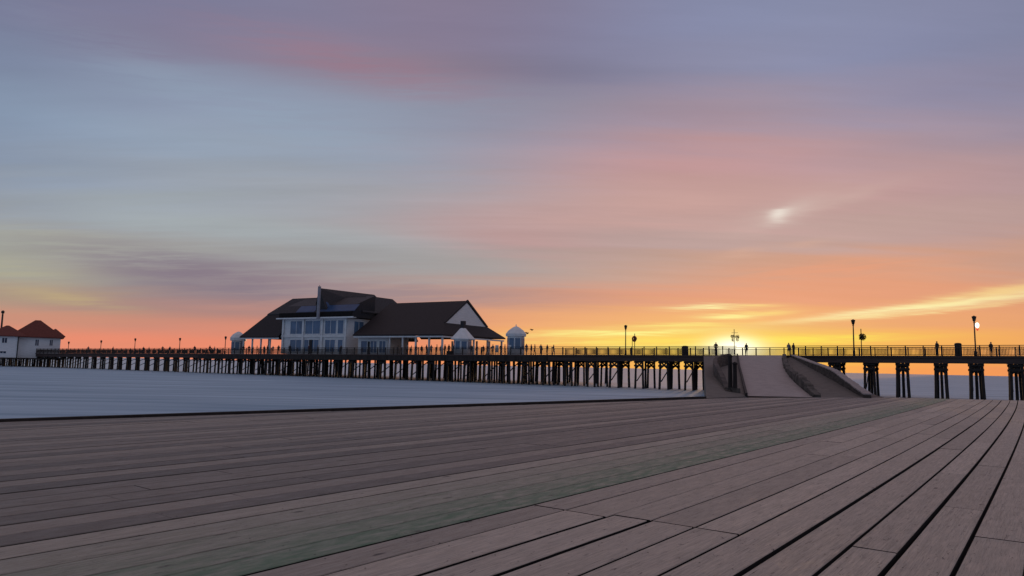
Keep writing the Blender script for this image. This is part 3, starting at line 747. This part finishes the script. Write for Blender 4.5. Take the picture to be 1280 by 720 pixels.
# left veranda: hip roof on slim columns
LE, LZ = -97.0, 7.6
kx = 4.05; LR = 5.15
roof(pv, [[(LE, 2, LZ), (BL + .02, 2, LZ), (BL + .02, 2 + kx, LZ + LR), (LE + kx, 2 + kx, LZ + LR)],
          [(LE, 24, LZ), (LE, 2, LZ), (LE + kx, 2 + kx, LZ + LR), (LE + kx, 24 - kx, LZ + LR)],
          [(BR, 24, LZ), (LE, 24, LZ), (LE + kx, 24 - kx, LZ + LR), (BR, 24 - kx, LZ + LR)]], 'veranda_roof', 'roof_tile', .2)
q = MB(); q.box(LE + .15, BL - .02, 2.1, 2.25, LZ - .48, LZ - .21); q.build('eave_trim', 'white_paint', pv)
q = MB(); q.box(-87.5, BL - .01, 9.8, 16.5, Z0, LZ + 4.2); q.build('wall', 'white_board', pv)
for s_ in (-96.4, -93.7, -91.1, -88.4):
    for n_ in (2.6, 23.4):
        q = MB(); q.box(s_ - .13, s_ + .13, n_ - .13, n_ + .13, Z0 - .1, LZ - .2); q.build('column', 'white_paint', pv)
for n_ in (9, 16):
    q = MB(); q.box(-96.53, -96.27, n_ - .13, n_ + .13, Z0 - .1, LZ - .2); q.build('column', 'white_paint', pv)
# right wing with the white gable
AL, AE, AN0, AN1, ARN, AEZ, ARZ = -65.6, -45.1, 2.0, 22.0, 12.0, 7.85, 14.45
AG = -47.4
e0, e1 = Vector((AL, AN0, AEZ)), Vector((AE, AN0, AEZ)); e2, e3 = Vector((AE, AN1, AEZ + .2)), Vector((AL, AN1, AEZ + .2))
r0, r1 = Vector((AL, ARN, ARZ)), Vector((AG + .25, ARN, ARZ))
sl_f = (ARZ - AEZ) / (ARN - AN0)
gz = 10.0; gn0 = AN0 + (gz - AEZ) / sl_f; gn1 = AN1 - (gz - AEZ) / sl_f
g0, g1 = Vector((AG + .25, gn0, gz)), Vector((AG + .25, gn1, gz))
roof(pv, [[e0, e1, g0, r1, r0], [e2, e3, r0, r1, g1], [e1, e2, g1, g0]], 'gabled_roof', 'roof_tile', .22)
q = MB(); q.prism([(AG - .1, gn0 + .3, gz - .05), (AG - .1, gn1 - .3, gz - .05), (AG - .1, ARN, ARZ - .42)], (.2, 0, 0)); q.build('gable_wall', 'white_board', pv)
q = MB()
q.bar((AG + .2, gn0 - .1, gz + .02), (AG + .2, ARN, ARZ + .05), .12, .3); q.bar((AG + .2, gn1 + .1, gz + .02), (AG + .2, ARN, ARZ + .05), .12, .3); q.build('barge_board', 'dark_trim', pv)
q = MB(); q.box(AL + .1, AE - .1, AN0 + .1, AN0 + .3, AEZ - .5, AEZ - .23); q.box(AE - .3, AE - .1, AN0 + .302, AN1 - .3, AEZ - .5, AEZ - .23); q.build('eave_trim', 'white_paint', pv)
q = MB(); q.box(AL + .3, -58.2, 3.2, 9, Z0, AEZ - .05); q.build('wall', 'white_board', pv)
for a, b2, c in ((-64.6, -62.9, 1), (-62.3, -60.6, 2), (-60.2, -58.5, 2)):
    window(pv, a, b2, 3.2, Z0 + .3, AEZ - 1.0, c, 1)
q = MB(); q.box(-62.85, -62.4, 3.08, 3.19, Z0 + .02, AEZ - 1.2); q.build('door', 'dark_trim', pv)
q = MB(); q.prism([(AL + .3, 3.2, AEZ - .05), (AL + .3, 20, AEZ - .05), (AL + .3, ARN, ARZ - .6)], (.2, 0, 0)); q.build('gable_wall', 'white_board', pv)
for s_ in (-57.2, -54.2, -51.3, -48.4, -45.6):
    for n_ in (2.6, 21.4):
        q = MB(); q.box(s_ - .14, s_ + .14, n_ - .14, n_ + .14, Z0 - .1, AEZ - .4); q.build('column', 'white_paint', pv)
for n_ in (7.5, 12, 16.5):
    q = MB(); q.box(-45.74, -45.46, n_ - .14, n_ + .14, Z0 - .1, AEZ - .4); q.build('column', 'white_paint', pv)
q = MB(); q.box(-53.5, -49.5, 14.5, 15.1, Z0 - .1, Z0 + 1.1); q.build('bar_counter', 'dark_interior', pv)

# ------------------------------------------------------------------ kiosks
def kiosk(s_, n_, r, h, roof_prof, label, extra=None, seg=8, wallm='white_board'):
    z = zd(s_)
    t = thing('kiosk', label, 'kiosk', (s_, n_, z), 'small kiosks beside the pavilion')
    q = MB(); q.lathe([(r * .86, -.1), (r * .86, h)], (s_, n_, z), seg, False, math.pi / seg); q.build('wall', wallm, t)
    q = MB(); q.lathe(roof_prof, (s_, n_, z + h), seg, False, math.pi / seg); q.build('roof', 'white_paint', t)
    for k in range(seg):
        a = 2 * math.pi * k / seg + 2 * math.pi / seg / 2 * 0
        c, sn = math.cos(a), math.sin(a)
        if seg == 8:
            ap = r * .86 * math.cos(math.pi / 8)
            o = Vector((s_ + c * ap, n_ + sn * ap, z)); d = Vector((-sn, c, 0)); nn = Vector((c, sn, 0))
            q = MB(); w = .42 if r < 2 else .5
            q.prism([o + d * -w + nn * .004 + Vector((0, 0, .9)), o + d * w + nn * .004 + Vector((0, 0, .9)), o + d * w + nn * .004 + Vector((0, 0, h - .4)), o + d * -w + nn * .004 + Vector((0, 0, h - .4))], nn * .04)
            q.build('window', 'glass', t)
    if extra: extra(t, s_, n_, z + h)
    return t
def chimney(t, s_, n_, z):
    q = MB(); q.box(s_ - .32, s_ + .32, n_ - .32, n_ + .32, z + 1.75, z + 3.0); q.build('chimney', 'dark_trim', t)
def ball(t, s_, n_, z):
    q = MB(); q.lathe([(.05, 1.4), (.09, 1.7), (.02, 1.85)], (s_, n_, z), 6); q.build('finial', 'white_paint', t)
kiosk(at_n(578, 440, 1.9).x, 1.9, 1.75, 2.55, [(2.0, -.12), (2.05, .05), (1.3, .85), (.5, 1.75), (.05, 1.95)], 'white kiosk with pyramid roof and chimney in front of the white gable', chimney)
kiosk(at_n(644.5, 440, 2.2).x, 2.2, 1.6, 3.0, [(1.62, -.1), (1.64, .3), (1.2, .85), (.5, 1.35), (.06, 1.55)], 'pale round-topped kiosk standing alone right of the pavilion', ball)
kiosk(at_n(297, 440, 6).x, 6, 1.6, 3.0, [(1.7, -.1), (1.72, .55), (1.25, 1.2), (.45, 1.75), (.06, 1.9)], 'grey kiosk half hidden behind the left veranda roof', ball)

# ------------------------------------------------------------------ house at the far end
hd = ray(38, 444); hd.z = 0; hd.normalize()
HQ = W(at_n(76, 444, 5).x, 5, 0)
hx = Vector((hd.y, -hd.x, 0))              # along the facade, to the right
hrz = math.atan2(hx.y, hx.x)
def at_h(px, py, dep=0):
    d = ray(px, py); k = (HQ + hd * dep - EYE).dot(hd) / d.dot(hd); P = EYE + d * k
    return Vector(((P - HQ).dot(hx), dep, P.z))
HB = at_h(40, 447.5).z
hs = thing('pier_house', 'white house with red hipped roofs at the far left end of the pier', 'house', loc=(HQ.x, HQ.y, HB), rz=hrz); hs['org'] = [0, 0, HB]
xr, xm, xl = at_h(75.5, 430).x, at_h(22.5, 430).x, at_h(-14, 430).x
ez = at_h(40, 420.8).z
q = MB(); q.box(xm, xr, 0, 10, HB, ez); q.box(xl, xm - .002, -1.8, 9, HB, ez + .02); q.build('wall', 'white_board', hs)
def hip(x0, x1, y0, y1, z, apex, ins, o=.7):
    x0 -= o; x1 += o; y0 -= o; y1 += o; m = (y0 + y1) / 2; k = ins
    a, b2 = Vector((x0 + k, m, apex)), Vector((x1 - k, m, apex))
    c = [Vector((x0, y0, z)), Vector((x1, y0, z)), Vector((x1, y1, z)), Vector((x0, y1, z))]
    return [[c[0], c[1], b2, a], [c[1], c[2], b2], [c[2], c[3], a, b2], [c[3], c[0], a]]
ap = at_h(40, 400, 5).z
cx = at_h(40, 400, 5).x
hw = max(xr - cx, cx - xm) 
roof(hs, hip(xm - 1.5, xr, 0, 10, ez, ap, (xr - xm + 2.9) / 2 - .6), 'roof', 'red_roof_tile', .25)
c2 = at_h(70.5, 411, 2.4); roof(hs, hip(c2.x - 2.0, c2.x + 1.6, .2, 5, ez + .35, c2.z, 2.2, .5), 'roof', 'red_roof_tile', .2)
c3 = at_h(14, 407, 3); roof(hs, hip(c3.x - 4.6, c3.x + 3.2, -1.8, 8, ez + .03, c3.z, 4.2, .6), 'roof', 'red_roof_tile', .22)
for a, b2, y0, y1, n_ in ((44, 48.6, 432.5, 424, 0), (62, 66, 432.5, 424.5, 0), (2.5, 9, 429, 421.8, -1.8), (0, 7.5, 442, 438.5, -1.8), (51, 54, 439.6, 437.2, 0), (56, 59, 439.6, 437.2, 0), (60.5, 63.5, 439.6, 437.2, 0)):
    P, Q = at_h(a, y0, n_), at_h(b2, y1, n_); window(hs, P.x - .15, Q.x + .15, n_, P.z, Q.z, 2, 1, 'front', 'house_glass')
q = MB(); q.box(xm - .12, xm + .12, -1.95, -1.81, HB, ez - .02); q.build('downpipe', 'dark_trim', hs)
for x in [xl + 1 + 2.4 * i for i in range(int((xr - xl) / 2.4) + 1)]:
    for y in (-1.2, 3, 8):
        q = MB(); q.tube([(x, y, -.8), (x, y, HB + .02)], .18, 7); q.build('pile', 'tarred_timber', hs)
q = MB(); q.box(xl - .3, xr + .6, -2.1, 10.3, HB - .35, HB - .003); q.build('floor_slab', 'tarred_timber', hs)
mp_ = at_h(.8, 420, 12)
ms = thing('mast', 'tall thin brown mast beside the red roofed house at the left picture edge', 'mast', loc=HQ + hx * mp_.x + hd * 12 + Vector((0, 0, -HQ.z)), rz=hrz)
q = MB(); q.tube([(0, 0, -1), (0, 0, at_h(1, 388, 12).z - .9)], [.3, .2], 8); q.build('pole', 'ramp_timber', ms)
q = MB(); q.lathe([(.1, 0), (.4, .25), (.4, .7), (.1, .95)], (0, 0, at_h(1, 388, 12).z - .9), 8); q.build('head', 'lamp_metal', ms)

# ------------------------------------------------------------------ lamps, signs and small things along the pier
def lamp(px, ytop, label, lit=False, n_=.9, group='lamp posts along the pier', hk=None):
    P = at_n(px, 440, n_); s_ = P.x; z = zd(s_); top = at_n(px, ytop, n_).z - z
    t = thing('lamp_post', label, 'lamp post', (s_, n_, z), group)
    o = Vector((s_, n_, z)); h = top
    q = MB(); q.lathe([(.16, 0), (.16, .5), (.10, .6), (.08, 1.0), (.065, h - .75)], o, 8); q.build('pole', 'lamp_metal', t)
    q = MB(); q.lathe([(.06, h - .75), (.12, h - .70), (.07, h - .62), (.14, h - .55), (.24, h - .12), (.26, h - .08)], o, 8); q.build('lantern', 'lamp_metal', t)
    q = MB(); q.lathe([(.27, h - .078), (.14, h - .02), (.03, h + .05)], o, 8); q.build('lantern_cap', 'lamp_metal', t)
    if lit:
        g = o + Vector((.27, -.05, h - 1.05))
        q = MB(); q.lathe([(.03, -.32), (.16, -.2), (.2, 0), (.17, .18), (.04, .3)], g, 10); q.build('globe', 'lit_globe', t)
        q = MB(); q.lathe([(.03, -.62), (.12, -.5), (.12, -.36)], g, 8); q.build('lower_lens', 'red_lens', t)
        q = MB(); q.bar(o + Vector((0, 0, h - .95)), g + Vector((-.1, 0, .1)), .05); q.build('bracket', 'lamp_metal', t)
    return t
lamp(782, 406.5, 'dark lamp post with flared lantern next to the lifebuoy stand')
lamp(1067.5, 399.5, 'slim lamp post with square lantern next to a round bush on a post')
lamp(1219.5, 395, 'lamp post with a glowing white globe and red lens below it', True)
lamp(85, 427, 'short lamp post nearest to the red roofed house'); lamp(125.5, 425.5, 'short lamp post, second from the red roofed house')
lamp(168, 423, 'short lamp post, third from the red roofed house'); lamp(224, 422.5, 'short lamp post, fourth from the red roofed house')
lamp(281, 420.5, 'short lamp post just left of the grey kiosk')
def pole_thing(px, ytop, name, label, cat, n_=.7):
    P = at_n(px, 440, n_); s_ = P.x; z = zd(s_); h = at_n(px, ytop, n_).z - z
    t = thing(name, label, cat, (s_, n_, z)); o = Vector((s_, n_, z)); return t, o, h
t, o, h = pole_thing(793.3, 417, 'lifebuoy_stand', 'round dark lifebuoy on a post beside the flared lamp post', 'lifebuoy')
q = MB(); q.tube([o, o + Vector((0, 0, h))], .05, 6); q.build('post', 'lamp_metal', t)
q = MB(); q.tube([o + Vector((-.36, 0, 0)), o + Vector((-.36, 0, h - .55)), o + Vector((-.2, 0, h - .4))], .04, 6); q.build('brace', 'lamp_metal', t)
q = MB(); C_ = o + Vector((0, -.12, h - .75)); pts = [C_ + Vector((.26 * math.cos(a), 0, .30 * math.sin(a))) for a in [2 * math.pi * i / 18 for i in range(19)]]
q.tube(pts, .13, 8); q.build('lifebuoy', 'lifebuoy_red', t)
q = MB(); q.lathe([(.13, -.3), (.15, 0), (.13, .3)], o + Vector((0, 0, h - .75)), 6); q.build('holder', 'lamp_metal', t)
def clump(mb, c, r, k, seed):
    rnd = random.Random(seed)
    for i in range(k):
        d = Vector((rnd.gauss(0, 1), rnd.gauss(0, 1), rnd.gauss(0, 1))).normalized() * (r * rnd.random() ** .4)
        p = c + Vector((d.x, d.y, d.z * 1.05)); a = Vector((rnd.gauss(0, 1), rnd.gauss(0, 1), rnd.gauss(0, 1))).normalized(); b2 = a.orthogonal().normalized()
        l_ = r * .42; mb.add([p - a * l_ * .5, p + b2 * l_ * .3, p + a * l_ * .5, p - b2 * l_ * .3], [(0, 1, 2, 3)])
t, o, h = pole_thing(1077, 411, 'flower_post', 'post with a dark round flower basket beside the slim lamp post', 'flower basket')
q = MB(); q.tube([o, o + Vector((0, 0, h))], .055, 6); q.build('post', 'lamp_metal', t)
q = MB(); clump(q, o + Vector((.12, 0, h - 1.0)), .42, 260, 4); q.build('flower_basket', 'basket_foliage', t)
t, o, h = pole_thing(918, 411.5, 'flower_post', 'post with two hanging flower baskets in the sun glare above the ramp', 'flower basket', PW - .6)
q = MB(); q.tube([o, o + Vector((0, 0, h))], .045, 6); q.bar(o + Vector((-.35, 0, h - .5)), o + Vector((.5, 0, h - .5)), .05); q.build('post', 'lamp_metal', t)
for dx in (-.2, .42):
    q = MB(); clump(q, o + Vector((dx, 0, h - 1.05)), .3, 120, 8 + int(dx * 10)); clump(q, o + Vector((dx, 0, h - 1.5)), .22, 90, 19 + int(dx * 10)); q.build('flower_basket', 'basket_foliage', t)
# litter bin
def bin_(px, label, w=.32, h=1.35, n_=1.1):
    s_ = at_n(px, 440, n_).x; t = thing('litter_bin', label, 'litter bin', (s_, n_, zd(s_)))
    q = MB(); q.lathe([(w * .92, 0), (w, .06), (w, h * .8), (w * .98, h * .86)], (s_, n_, zd(s_)), 14); q.build('body', 'bin_plastic', t)
    q = MB(); q.lathe([(w * 1.06, h * .862), (w * 1.02, h * .92), (w * .7, h * .985), (w * .1, h)], (s_, n_, zd(s_)), 14); q.build('lid', 'bin_plastic', t)
bin_(1197.8, 'tall dark litter bin with domed lid left of the glowing lamp post', .36, 1.5)
bin_(856.5, 'dark litter bin at the railing left of the ramp opening', .42, 1.3)
# white notice boards
for px, lb in ((621, 'small white notice board under the end of the gabled roof'), (637, 'small white notice board left of the round-topped kiosk')):
    s_ = at_n(px, 440, .9).x; z = zd(s_); t = thing('notice_board', lb, 'notice board', (s_, .9, z))
    q = MB(); q.box(s_ - .28, s_ + .28, .86, .94, z + .35, z + 1.5); q.build('panel', 'white_paint', t)
    q = MB(); q.box(s_ - .25, s_ - .19, .87, .93, z, z + .35); q.box(s_ + .19, s_ + .25, .87, .93, z, z + .35); q.build('leg', 'white_paint', t)
# dark gate posts at the foot of the ramp
for px, yb, yt, lb in ((913, 490, 449, 'taller dark timber post beside the curved wall left of the ramp'), (919, 491, 458, 'shorter dark timber post between the curved wall and the ramp kerb')):
    P = on_ramp(px, yb); d = (P - EYE).length; h = (yb - yt) / 900 * d
    t = thing('timber_post', lb, 'post', loc=P)
    q = MB(); q.tube([(0, 0, -.3), (0, 0, h)], [.17, .14], 8); q.build('shaft', 'tarred_timber', t)
    q = MB(); q.lathe([(.16, h), (.19, h + .04), (.17, h + .14), (.05, h + .2)], (0, 0, 0), 8); q.build('cap', 'tarred_timber', t)
    q = MB(); q.box(-.28, .28, -.28, .28, -.25, .32); q.build('footing', 'ramp_block', t)

# ------------------------------------------------------------------ people
def person_mesh(pose, cloth, legs):
    """one continuous skinned body; materials by height: trousers, top, skin, hair"""
    L = {'pelvis': (0, 0, .93), 'spine': (0, 0, 1.12), 'chest': (0, 0, 1.34), 'neck': (0, 0, 1.50), 'head': (0, -.015, 1.60), 'crown': (0, 0, 1.72)}
    rad = {'pelvis': .15, 'spine': .135, 'chest': .155, 'neck': .055, 'head': .095, 'crown': .07}
    E = [('pelvis', 'spine'), ('spine', 'chest'), ('chest', 'neck'), ('neck', 'head'), ('head', 'crown')]
    for sg, nm in ((-1, 'l'), (1, 'r')):
        st = pose.get('stride', .0) * sg
        L.update({'hip' + nm: (.09 * sg, 0, .86), 'knee' + nm: (.10 * sg, -.03 + st * .5, .49), 'ank' + nm: (.10 * sg, .02 + st, .09), 'toe' + nm: (.11 * sg, -.13 + st, .045)})
        rad.update({'hip' + nm: .10, 'knee' + nm: .065, 'ank' + nm: .05, 'toe' + nm: .04})
        E += [('pelvis', 'hip' + nm), ('hip' + nm, 'knee' + nm), ('knee' + nm, 'ank' + nm), ('ank' + nm, 'toe' + nm)]
        el = pose.get('elbow' + nm, (.25 * sg, .04, 1.14)); ha = pose.get('hand' + nm, (.25 * sg, -.06, .90))
        tip = Vector(ha) + (Vector(ha) - Vector(el)).normalized() * .15
        L.update({'sh' + nm: (.17 * sg, 0, 1.41), 'el' + nm: el, 'wr' + nm: ha, 'hd' + nm: tuple(tip)})
        rad.update({'sh' + nm: .07, 'el' + nm: .045, 'wr' + nm: .034, 'hd' + nm: .03})
        E += [('chest', 'sh' + nm), ('sh' + nm, 'el' + nm), ('el' + nm, 'wr' + nm), ('wr' + nm, 'hd' + nm)]
    ks = list(L); me = bpy.data.meshes.new('person'); me.from_pydata([L[k] for k in ks], [(ks.index(a), ks.index(b)) for a, b in E], [])
    o = bpy.data.objects.new('person_build', me); COL.objects.link(o)
    sk = bmesh.new(); sk.from_mesh(me); sk.verts.layers.skin.verify(); sk.to_mesh(me); sk.free()
    md = o.modifiers.new('skin', 'SKIN'); md.use_smooth_shade = True
    for i, k in enumerate(ks): me.skin_vertices[0].data[i].radius = (rad[k], rad[k] * (.75 if k in ('chest', 'spine', 'pelvis') else 1))
    me.skin_vertices[0].data[0].use_root = True
    sb_ = o.modifiers.new('sub', 'SUBSURF'); sb_.levels = 1; sb_.render_levels = 1
    dg = bpy.context.evaluated_depsgraph_get(); r = bpy.data.meshes.new_from_object(o.evaluated_get(dg)); r.name = 'person'
    COL.objects.unlink(o); bpy.data.objects.remove(o)
    r.materials.clear()
    for q in (legs, cloth, 'skin', 'hair'): r.materials.append(MATS[q])
    for p in r.polygons:
        z = p.center.z; p.material_index = 3 if z > 1.64 or (z > 1.55 and p.center.y > .03) else 2 if z > 1.47 or (abs(p.center.x) > .17 and z < .93) else 1 if z > .95 else 0
        p.use_smooth = True
    return r
POSES = [({}, 'cloth_navy', 'cloth_charcoal'), ({'stride': .16, 'elbowl': (-.24, .08, 1.15), 'handl': (-.22, -.12, 1.0)}, 'cloth_maroon', 'cloth_navy'),
         ({'elbowr': (.26, -.02, 1.15), 'handr': (.12, -.22, 1.22)}, 'cloth_grey', 'cloth_charcoal'), ({'elbowl': (-.28, .02, 1.17), 'handl': (-.15, -.1, .98), 'elbowr': (.28, .02, 1.17), 'handr': (.15, -.1, .98)}, 'cloth_charcoal', 'cloth_navy'),
         ({'stride': -.14}, 'cloth_blue', 'cloth_grey')]
PM = [person_mesh(*p) for p in POSES]
pk = 0
def person(px, n_, label, group, pose=None):
    global pk
    s_ = at_n(px, 440, n_).x
    o = bpy.data.objects.new('person', PM[(pk if pose is None else pose) % 5]); COL.objects.link(o); pk += 1
    o.location = W(s_, n_, zd(s_)); o.rotation_euler = (0, 0, PANG + random.uniform(0, 6.28)); k = random.uniform(.93, 1.05); o.scale = (k, k, k)
    return tag(o, label, 'person', group)
GA = 'people gathered under the gabled roof'
for px, n_ in ((497, 1.6), (503, 3.4), (509, 1.4), (514, 5), (520, 1.6), (527, 4), (533, 1.5), (539, 2.2), (546, 1.5), (551, 4.5), (556, 1.6), (561, 3), (566, 1.3), (589, 1.4), (596, 3.5), (604, 4.5), (609, 1.8), (616, 5), (626, 3), (631, 1.4)):
    person(px, n_, 'person in dark clothes standing in the shade under the gabled roof', GA)
GL = 'people on the left veranda'
for px, n_ in ((304, 1.7), (311, 3.3), (316, 1.5), (321, 4), (326, 1.5), (330, 2.8), (334, 1.6), (341, 1.4), (348, 1.5)):
    person(px, n_, 'person in dark clothes standing on the left veranda', GL)
GP = 'people strolling on the pier right of the pavilion'
for px, n_ in ((658, 2), (664, 3.5), (668.5, 1.5), (676, 4.2), (684, 2.4), (692, 3.8)):
    person(px, n_, 'person in dark clothes on the open pier between the round-topped kiosk and the lamps', GP)
GW = 'people in front of the glazed block'
for px, n_ in ((362, 1.4), (386, 1.6), (397, 1.3), (426, 1.5)):
    person(px, n_, 'person in front of the glazed white block', GW)
GF = 'people on the pier between house and pavilion'
for px, n_ in ((110, 2), (141, 2.5), (179, 1.6), (186, 3), (203, 2), (212, 3), (243, 2.2), (262, 1.6), (268, 2.5)):
    person(px, n_, 'tiny person on the pier between the red roofed house and the pavilion', GF)
person(933, 2.0, 'person standing at the top left of the ramp', None, 0); person(895, 1.4, 'person at the railing left of the ramp in the sun glare', None, 3)
person(986, 1.6, 'person in grey at the railing end right of the ramp top', None, 2); person(992, 2.6, 'person in dark clothes behind the railing just right of the ramp top', None, 3)

person(1171.5, 1.4, 'person leaning at the railing left of the tall litter bin', None, 0); person(1239, 3.0, 'person on the pier right of the glowing lamp post', None, 3)

# ------------------------------------------------------------------ birds
def bird(px, py, n_, label, sp):
    P = at_n(px, py, n_); t = thing('bird', label, 'bird', tuple(P))
    o = Vector(P)
    q = MB(); q.tube([o + Vector((-.22, 0, -.02)), o + Vector((-.1, 0, 0)), o + Vector((.08, 0, .02)), o + Vector((.2, 0, .05)), o + Vector((.3, 0, .04))], [.02, .09, .11, .06, .01], 8); q.build('body', 'bird_feather', t)
    for sg in (-1, 1):
        q = MB(); q.slab([o + Vector((-.1, .05 * sg, .04)), o + Vector((.12, .05 * sg, .04)), o + Vector((.05, .36 * sg, .22 * sp)), o + Vector((-.12, .66 * sg, .12 * sp)), o + Vector((-.12, .34 * sg, .2 * sp))], .02); q.build('wing', 'bird_feather', t)
bird(659, 417, 8, 'larger dark bird flying just right of the round-topped kiosk', 1.2)
bird(665, 412.5, 10, 'smaller dark bird flying higher, right of the kiosk', .8)

# ------------------------------------------------------------------ render settings
S.cycles.max_bounces = 5; S.cycles.diffuse_bounces = 3; S.cycles.glossy_bounces = 2; S.cycles.transmission_bounces = 2
S.cycles.caustics_reflective = False; S.cycles.caustics_refractive = False
S.world.cycles.sampling_method = 'MANUAL'; S.world.cycles.sample_map_resolution = 512
